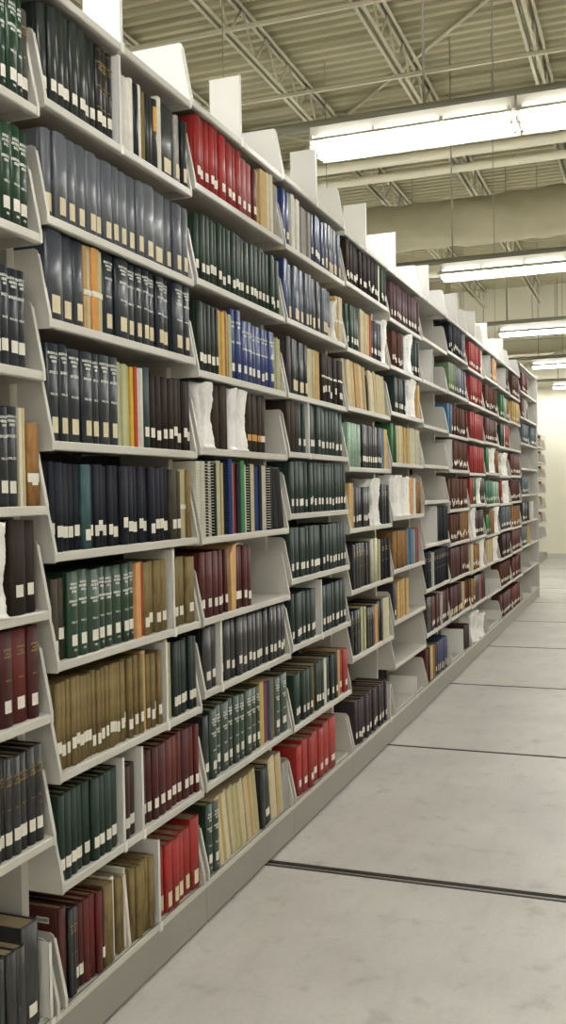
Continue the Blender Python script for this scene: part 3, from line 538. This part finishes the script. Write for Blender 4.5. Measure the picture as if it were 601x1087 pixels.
WORN = {'olive', 'inky', 'dkbrown', 'brown', 'greybrown', 'olivedk', 'brownblack', 'redbrown', 'tealold', 'tan'}
def cmat(c): return 'gloss' if c in GLOSS else ('worn' if c in WORN else 'cloth')
ARC = [-.5, -.36, -.18, 0, .18, .36, .5]
def spine_x(u, t): return min(.16 * t, .006) * (1 - (2 * u) ** 2)
def volume_cover(mb, t, h, d, tint, mi=0, off=(0, 0, 0)):
    """hard cover: rounded spine, joint grooves and two boards, as a C-shaped shell"""
    bt = min(.003, t * .14); ox, oy, oz = off
    outer = [(-d, t / 2), (-.016, t / 2), (-.011, t / 2 - .0012), (-.005, t / 2)] + [(spine_x(-u, t), -u * t * .98) for u in ARC] + [(-.005, -t / 2), (-.011, -t / 2 + .0012), (-.016, -t / 2), (-d, -t / 2)]
    inner = [(-d, -t / 2 + bt), (-.008, -t / 2 + bt), (-.004, 0), (-.008, t / 2 - bt), (-d, t / 2 - bt)]
    k = len(outer); q = len(inner); n = len(mb.v)
    pts = outer + inner
    mb.v += [(x + ox, y + oy, oz) for x, y in pts] + [(x + ox, y + oy, oz + h) for x, y in pts]
    K = k + q
    for i in range(K):
        j = (i + 1) % K; mb.face([n + j, n + i, n + K + i, n + K + j], mi, tint, 3 <= i < k - 4)
    # rims top and bottom, split to stay convex enough
    for z, fl in ((0, False), (K, True)):
        A = lambda i: n + z + i
        quads = [[0, 1, k + q - 2, k + q - 1], list(range(1, 5)) + [k + q - 2], list(range(4, k - 4)) + [k + 1, k + 2, k + 3], list(range(k - 5, k - 1)) + [k + 1], [k - 2, k - 1, k, k + 1]]
        quads = [[0, 1, k + 3, k + 4], [1, 2, 3, 4, k + 3], list(range(4, k - 4)) + [k + 1, k + 2, k + 3], [k - 5, k - 4, k - 3, k - 2, k + 1], [k - 2, k - 1, k, k + 1]]
        for f in quads: mb.face([A(i) for i in (f if not fl else f[::-1])], mi, tint)
def pages(mb, t, h, d, mi=0, tint=(1, 1, 1), off=(0, 0, 0)):
    bt = min(.003, t * .14); ox, oy, oz = off
    mb.box(ox - d + .004, ox - .0085, oy - t / 2 + bt, oy + t / 2 - bt, oz + .003, oz + h - .004, mi, tint)
def patch(mb, t, z0, z1, frac, mi=0, tint=(1, 1, 1), off=(0, 0, 0), lift=.0006, side=0):
    """a thin slip that follows the curve of the spine"""
    ox, oy, oz = off; us = [frac * u for u in ARC]; n = len(mb.v)
    for z in (z0, z1): mb.v += [(ox + spine_x(u, t) + lift, oy + u * t * .98 + side, oz + z) for u in us]
    for i in range(6): mb.face([n + i, n + i + 1, n + 8 + i, n + 7 + i], mi, tint, True)
def text_mesh(lines, name):
    me_all = MB()
    for body, size, x, z in lines:
        cu = bpy.data.curves.new(name, 'FONT'); cu.body = body; cu.size = size; cu.align_x = 'CENTER'; cu.resolution_u = 1; cu.offset = .0006
        ob = bpy.data.objects.new(name, cu); col.objects.link(ob)
        dg = bpy.context.evaluated_depsgraph_get(); me = ob.evaluated_get(dg).to_mesh()
        n = len(me_all.v); me_all.v += [(.0, v.co.x + x, v.co.y + z) for v in me.vertices]
        for p in me.polygons: me_all.face([n + i for i in p.vertices])
        ob.evaluated_get(dg).to_mesh_clear(); bpy.data.objects.remove(ob); bpy.data.curves.remove(cu)
    return me_all
# lettering, laid out for a 40 mm spine and scaled to each one
T_NAVY = text_mesh([('RADIO AND', .0088, 0, .222), ('GENERAL', .0088, 0, .2115), ('NEWS', .0088, 0, .201), ('BULLETIN', .0092, 0, .173), ('VOL. 71-72', .0074, 0, .118)], 'letters')
T_GREEN = text_mesh([('INDIAN', .0095, 0, .212), ('MUSEUM', .0095, 0, .201), ('BULL.', .0095, 0, .190), ('RESEARCH', .0088, 0, .162), ('SERIES', .0088, 0, .1515), ('VOL. 50', .0082, 0, .10), ('1961', .008, 0, .019)], 'letters')
T_GOLD = text_mesh([('JOURNAL', .0075, 0, .2), ('OF THE', .006, 0, .19), ('SOCIETY', .0075, 0, .181), ('VOL. 12', .006, 0, .12)], 'letters')
T_BLUE = text_mesh([('IN GRAPE', .011, 0, .2), ('SERIES', .011, 0, .185), ('BULLETIN', .010, 0, .13)], 'letters')
def add_mb(dst, src, off, sy=1, sz=1, mi=0, tint=(1, 1, 1)):
    n = len(dst.v); dst.v += [(x + off[0], y * sy + off[1], z * sz + off[2]) for x, y, z in src.v]
    for f in src.f: dst.face([n + i for i in f], mi, tint)

books = []   # (kind, key size, record)
def vary(c, a=.1):
    k = 1 + random.uniform(-a, a); lum = .2126 * c[0] + .7152 * c[1] + .0722 * c[2]; g_ = .48 if lum < .12 else (.72 if lum < .3 else .88); c = tuple(v * .97 + lum * .03 for v in c); k *= g_; return tuple(max(0, min(1, v * k * (1 + random.uniform(-.03, .03)))) for v in c)
DET = {'L': 'with white spine label', 'C': 'with cream spine label', 'G': 'with gold bands', 'N': 'without spine label'}
for bay_i, sh, runs in CONTENTS:
    zb = .1562 if sh == 9 else SHELF_Z[bay_i][sh - 1] + .0282
    nsh = len(SHELF_Z[bay_i])
    shword = 'bottom' if sh == 9 else (nth(sh) if sh > 1 else 'top')
    items = []
    for ys, cnt, cname, h, o in runs:
        if 'd' in o: items.append(('d', ys[0], ys[0], cname, h, o)); continue
        if cnt:
            cnt = max(cnt, round((ys[1] - ys[0]) / .05)) if 'w' not in o else cnt
            if bay_i > 3 and 'w' not in o: cnt = max(cnt, round((ys[1] - ys[0]) / .038))
            ws = [random.uniform(.75, 1.25) for _ in range(cnt)]; s_ = sum(ws); e_ = [ys[0]]
            for q in ws: e_.append(e_[-1] + (ys[1] - ys[0]) * q / s_)
        else: e_ = ys
        for a, b_ in zip(e_[:-1], e_[1:]):
            if b_ - a < .0025: continue
            if bay_i > 3 and not cnt and b_ - a > .075 and 'w' not in o:
                k = round((b_ - a) / .05)
                for i in range(k): items.append(('b', a + (b_ - a) * i / k, a + (b_ - a) * (i + 1) / k, cname, h, o))
            else: items.append(('b', a, b_, cname, h, o))
    for pos, (tp, a, b_, cname, h, o) in enumerate(items):
        place = f'{nth(pos + 1)} from left' if bay_i else f'{nth(len(items) - pos)} from right'
        where = f'{shword} shelf, {BAYWORD[bay_i]}'
        books.append(dict(tp=tp, a=a, b=b_, c=cname, h=h, o=o, z=zb, bay=bay_i, sh=sh, place=place, where=where, shword=shword))

def kind_of(r):
    if r['tp'] == 'd': return 'shelf_divider'
    o = r['o']
    if 'w' in o: return 'wrapped_bundle'
    if 's' in o: return 'spiral_bound_report'
    if 'e' in o: return 'paper_envelope'
    if 'p' in o: return 'pamphlet'
    return 'bound_volume'
for r in books:
    r['kind'] = kind_of(r); y = (r['a'] + r['b']) / 2; dist = (Vector((0, y, r['z'])) - CAM).length
    p = Vector((0, y, r['z'] + .12)) - CAM; wv = p.dot(fw); px = 300.5 + 1045 * p.dot(r2) / wv
    r['size'] = (r['h'] * (r['b'] - r['a'] + .002)) / dist ** 3 * (1 if px > -6 else 0)
    r['px'] = px
vols = sorted((r for r in books if r['kind'] == 'bound_volume' and r['px'] > -8), key=lambda r: -r['size'])
single = {id(r) for r in vols[:300]}
rest = MB()
REST_M = ['cloth', 'gloss', 'worn', 'pages', 'label', 'cream', 'gold', 'letter']

def label_text(r, noun):
    det = ''
    if r['kind'] == 'bound_volume':
        det = ' with gold bands' if 'G' in r['o'] else (' with lettered spine' if 'T' in r['o'] else (' with cream label' if 'C' in r['o'] else (' with white label' if 'L' in r['o'] else '')))
    return f"{PAL[r['c']][1]} {noun}{det}, {r['place']}, {r['where']}"
def tilt(o, r):
    a = 0
    if 'R' in r['o']: a = math.radians(7)
    elif 'p' in r['o'] and 'L' in r['o']: a = math.radians(10)
    if a: o.rotation_euler.x = a
def strip_parts(r, t, h):
    """label / bands / lettering of a hard cover: list of (part name, material, MB)"""
    o = r['o']; out = []
    rs = random.Random(int(r['a'] * 9973) + r['sh'])
    if 'L' in o or 'C' in o:
        b = MB(); big = 'C' in o; lh = .048 if big else .031; z0 = (.016 if big else .034) + rs.uniform(-.002, .003)
        if r['sh'] in (3, 4) and r['bay'] == 1 and 'T' in o: lh, z0 = .043, .022
        if 'TT' in o: z0 = .032
        if r['c'] in WORN and not big: z0 += rs.choice((0, 0, .004, .012, -.008, .02))
        if r['bay'] > 1 and rs.random() < .25: z0 += rs.uniform(-.012, .012)
        fr = min(.92, max(.5, .027 / t)) if t > .02 else .92
        patch(b, t, z0, z0 + lh, fr); out.append(('spine_label', 'cream' if big else 'label', b))
    if 'G' in o:
        b = MB()
        zz = (.04, .075, .135, .2, .235) if 'GG' in o else ()
        for z in zz: patch(b, t, z * h / .25, z * h / .25 + .0025, .94)
        add_mb(b, T_GOLD, (.0011 + spine_x(0, t), 0, 0), min(1, t / .04), h / .25)
        out.append(('gold_stamping', 'gold', b))
    if 'T' in o:
        b = MB(); src = T_BLUE if r['c'] == 'blue' else (T_GREEN if 'green' in r['c'] else T_NAVY)
        k = min(1.0, t / .05)
        src_ = MB(); src_.v = [(x + spine_x(y * k / t, t) + .0009, y * k, z * h / .25) for x, y, z in src.v]; src_.f = src.f
        n = len(b.v); b.v += src_.v
        for f in src_.f: b.face(f)
        out.append(('spine_lettering', 'letter', b))
    if 'O2' in o:
        b = MB(); patch(b, t, .045, .07, .96); out.append(('spine_label', 'orange', b))
    elif 'O' in o and 'N' not in o:
        b = MB(); patch(b, t, .12, .2, .75); out.append(('spine_label', 'orange', b))
    if 'W' in o:
        b = MB(); patch(b, t, .12, .13, 1.0); out.append(('paper_tie', 'label', b))
    if 'E' in o:
        b = MB(); patch(b, t, .062, .085, 1.02, lift=.001); out.append(('paper_band', 'label', b))
    return out
def bundle_mesh(t, h, seed, lumpy=1.0):
    """a book wrapped in thin crumpled sheet: pinched in places, long vertical folds, ragged top and foot"""
    b = MB(); NZ, NA = 40, 44; d = .17; rs = random.Random(seed)
    w0 = rs.uniform(.3, .55); ph = rs.uniform(0, 6); bend = rs.uniform(-.12, .12) * t
    for iz in range(NZ + 1):
        f = iz / NZ
        for ia in range(NA):
            a = 2 * math.pi * ia / NA; ca, sa = math.cos(a), math.sin(a)
            ex = math.copysign(abs(ca) ** .6, ca); ey = math.copysign(abs(sa) ** .75, sa)
            wdt = 1 - .30 * lumpy * math.exp(-((f - w0) / .22) ** 2) - .12 * lumpy * (1 + math.sin(f * 7 + ph)) / 2
            fold = noise.noise(Vector((seed * 3.1 + ca * 3.2, sa * 3.2, f * 1.6 + ca))) * .5 + noise.noise(Vector((seed + ca * 7, sa * 7, f * 5))) * .25
            fine = noise.noise(Vector((ca * 11, sa * 11 + seed, f * 22))) * .16
            x = -d / 2 + ex * d / 2 + (.016 * (fold + fine) - .012 * (1 - wdt) * 2 if ca > 0 else 0)
            y = (ey * wdt * (1 + .45 * (fold + fine) * lumpy)) * t / 2 + bend * math.sin(math.pi * f)
            z = h * f
            if f > .86: k_ = (f - .86) / .14; z += .018 * noise.noise(Vector((ca * 3, sa * 3, seed))) * k_; y *= 1 - .35 * k_; x += (.010 * k_ if ca > .2 else 0)
            if f < .05 and ca > .3: x += .010 * (1 - f / .05) * (1 + noise.noise(Vector((sa * 5, seed, 1))))
            b.v.append((x, y, max(0, z)))
    for iz in range(NZ):
        for ia in range(NA):
            p, q = iz * NA + ia, iz * NA + (ia + 1) % NA; b.face([p, q, q + NA, p + NA], 0, (1, 1, 1), True)
    b.face(list(reversed(range(NA)))); b.face([NZ * NA + i for i in range(NA)])
    return b
def divider(r):
    y, h = r['a'], r['h']; o = empty('shelf_divider', (0, y, r['z']))
    t = MB(); t.box(-.19, -.004, -.001, .001, 0, h); t.build('divider_plate', 'divid', o)
    t = MB(); t.box(-.0045, -.003, -.0075, .0075, .0, h); t.box(-.008, -.003, -.0075, -.0062, 0, h); t.box(-.008, -.003, .0062, .0075, 0, h)
    t.build('front_flange', 'divid', o)
    t = MB(); t.box(.0005, .002, -.008, .008, -.027, .0); t.box(-.012, .002, -.008, .008, -.0282, -.027); t.build('shelf_clip', 'divid', o)
    tag(o, f"white steel divider plate, {r['place']}, {r['where']}", 'divider', 'white steel shelf dividers')
count = 0
for r in books:
    a, b_, h, z, cn, o = r['a'], r['b'], r['h'], r['z'], r['c'], r['o']; t = b_ - a; y = (a + b_) / 2
    k = r['kind']; cat = {'bound_volume': 'book', 'pamphlet': 'pamphlet', 'spiral_bound_report': 'spiral notebook', 'wrapped_bundle': 'wrapped bundle', 'paper_envelope': 'envelope', 'shelf_divider': 'divider'}[k]
    grp = f"{PAL[cn][1]} {cat}s on the {r['shword']} shelf, {BAYWORD[r['bay']]}" if cn != 'div' else None
    if r['px'] < -8 and k == 'bound_volume' and id(r) not in single: pass
    if k == 'shelf_divider': divider(r); continue
    if cn in PAL: tint = vary(srgb(PAL[cn][0]))
    x0 = -.012 - random.uniform(0, .014)
    if cn in ('cream', 'cream2') and k == 'pamphlet':
        q = random.choice(((222, 206, 166), (222, 206, 166), (206, 196, 150), (214, 176, 112), (204, 204, 176), (230, 222, 196))); tint = vary(srgb(q), .08)
    hh = h * random.uniform(.985, 1.012)
    room_above = [q for q in SHELF_Z[r['bay']] + [CANOPY_Z[r['bay']]] if q > z]
    hh = min(hh, min(room_above) - z - .006)
    if k == 'bound_volume':
        d = min(.205, hh * random.uniform(.7, .78)); tg = t - .0008
        if id(r) in single:
            m_ = MB(); volume_cover(m_, tg, hh, d, tint)
            sp = strip_parts(r, tg, hh); mts = [cmat(cn)]
            for nm, mt, q in sp:
                if nm in ('gold_stamping', 'spine_lettering'):
                    mts.append(mt); add_mb(m_, q, (0, 0, 0), mi=len(mts) - 1)
            bk = m_.build('bound_volume', mts, None, (x0, y, z)); tilt(bk, r)
            p_ = MB(); pages(p_, tg, hh, d); p_.build('page_block', 'pages', bk)
            for nm, mt, q in sp:
                if nm not in ('gold_stamping', 'spine_lettering'): q.build(nm, mt, bk)
            if 'K' in o:
                q = MB(); q.box(-.075, -.035, -tg / 2 - .0006, -tg / 2 - .0001, hh - .045, hh - .028, 0); q.build('barcode_label', 'label', bk)
                q = MB()
                for i in range(14): q.box(-.072 + i * .0025, -.0712 + i * .0025 + random.uniform(0, .0008), -tg / 2 - .0009, -tg / 2 - .0005, hh - .041, hh - .032, 0)
                q.build('barcode', 'black', bk)
            tag(bk, label_text(r, 'book'), 'book', grp); count += 1
        else:
            mi = REST_M.index(cmat(cn)); off = (x0, y, z); n0 = len(rest.v)
            volume_cover(rest, tg, hh, d, tint, mi, off); pages(rest, tg, hh, d, 3, (1, 1, 1), off)
            for nm, mt, q in strip_parts(r, tg, hh):
                if mt not in REST_M: mt = 'label'
                add_mb(rest, q, off, mi=REST_M.index(mt))
        continue
    if k == 'pamphlet':
        m_ = MB(); tg = t - .0006; d = .19
        # folded cover: sharp spine, sheets showing on top and bottom
        m_.prism([(-tg / 2, 0), (tg / 2, 0), (tg / 2, hh), (-tg / 2, hh)], 'x', -d, -.001, 0, tint)
        m_.v += []
        n = len(m_.v); m_.v += [(-.001, -tg / 2, 0), (.0012, 0, 0), (-.001, tg / 2, 0), (-.001, -tg / 2, hh), (.0012, 0, hh), (-.001, tg / 2, hh)]
        for f in ((0, 1, 4, 3), (1, 2, 5, 4), (2, 1, 0), (3, 4, 5)): m_.face([n + i for i in f], 0, tint)
        bk = m_.build('pamphlet', 'paper', None, (x0, y, z)); tilt(bk, r)
        if 'B' in o:
            q = MB(); q.box(-d * .6, .0016, -tg / 2 - .0003, tg / 2 + .0003, .1, .115); tag(q.build('paper_band', 'label', bk), 'white paper band')
        elif tg > .012:
            q = MB(); q.box(-d + .002, -.003, -tg / 2 + .001, tg / 2 - .001, hh, hh + .0008); q.build('sheets', 'pages', bk)
        tag(bk, label_text(r, 'pamphlet'), cat, grp)
    elif k == 'spiral_bound_report':
        m_ = MB(); tg = max(t - .004, .004); m_.box(-.2, -.008, -tg / 2, tg / 2, 0, hh, 0, tint)
        bk = m_.build('spiral_bound_report', 'paper', None, (-.016, y, z)); q = MB()
        nr = 24
        for i in range(nr):
            zc = .012 + (hh - .024) * i / (nr - 1); R_ = t / 2 + .0012; seg = 8
            for s_ in range(seg):
                p0 = 2 * math.pi * s_ / seg; p1 = 2 * math.pi * (s_ + 1) / seg
                q.tube((-.006 + R_ * math.cos(p0), R_ * math.sin(p0) * .9, zc), (-.006 + R_ * math.cos(p1), R_ * math.sin(p1) * .9, zc), .0014, 4, caps=False)
        q.build('spiral_binding', 'black' if cn == 'black' else 'label', bk)
        tag(bk, label_text(r, 'spiral-bound report'), cat, grp)
    elif k == 'paper_envelope':
        m_ = MB(); tt = t
        pts = [(-tt * .35, 0), (tt * .35, 0), (tt * .5, hh * .8), (tt * .5, hh * .97), (tt * .9, hh), (tt * 1.8, hh * .985), (tt * 1.8, hh * .995), (tt * .8, hh * 1.02), (0, hh * .98), (-tt * .5, hh * .85)]
        m_.prism(pts, 'x', -.2, 0, 0, tint)
        bk = m_.build('paper_envelope', 'paper', None, (-.01, y, z)); tag(bk, label_text(r, 'folded envelope'), cat, None)
    elif k == 'wrapped_bundle':
        b2 = bundle_mesh(t * .92, min(hh, min(room_above) - z - .012), int(a * 100) % 97, .6 if cn == 'bag2' else 1.0)
        bk = b2.build('wrapped_bundle', 'bag', None, (-.004, y, z))
        tag(bk, f"book wrapped in crumpled {PAL[cn][1]} paper, {r['place']}, {r['where']}", cat, None)
if rest.v: tag(rest.build('remaining_bound_volumes', REST_M), 'rows of coloured bound volumes on the more distant shelving bays', 'books', kind='stuff')
# ------------------------------------------------------------------ plates standing on the canopy
for i, (bi, y) in enumerate(TOPCLIP.items()):
    z = CANOPY_Z[bi] + .028; o = empty('canopy_divider', (0, y, z)); H = .252
    t = MB(); t.box(-.135, -.004, -.001, .001, .0, H); t.build('divider_plate', 'divid', o)
    t = MB(); t.box(-.0045, -.003, -.009, .009, .0, H); t.build('front_flange', 'divid', o)
    t = MB(); t.box(.0005, .002, -.01, .01, -.026, .004); t.box(-.012, .002, -.01, .01, -.0268, -.0258); t.build('shelf_clip', 'divid', o)
    tag(o, f'tall white divider plate standing on top of the range, {BAYWORD[bi]}', 'divider', 'tall white plates on top of the range')
print('individual volumes', count, 'all', len(books))
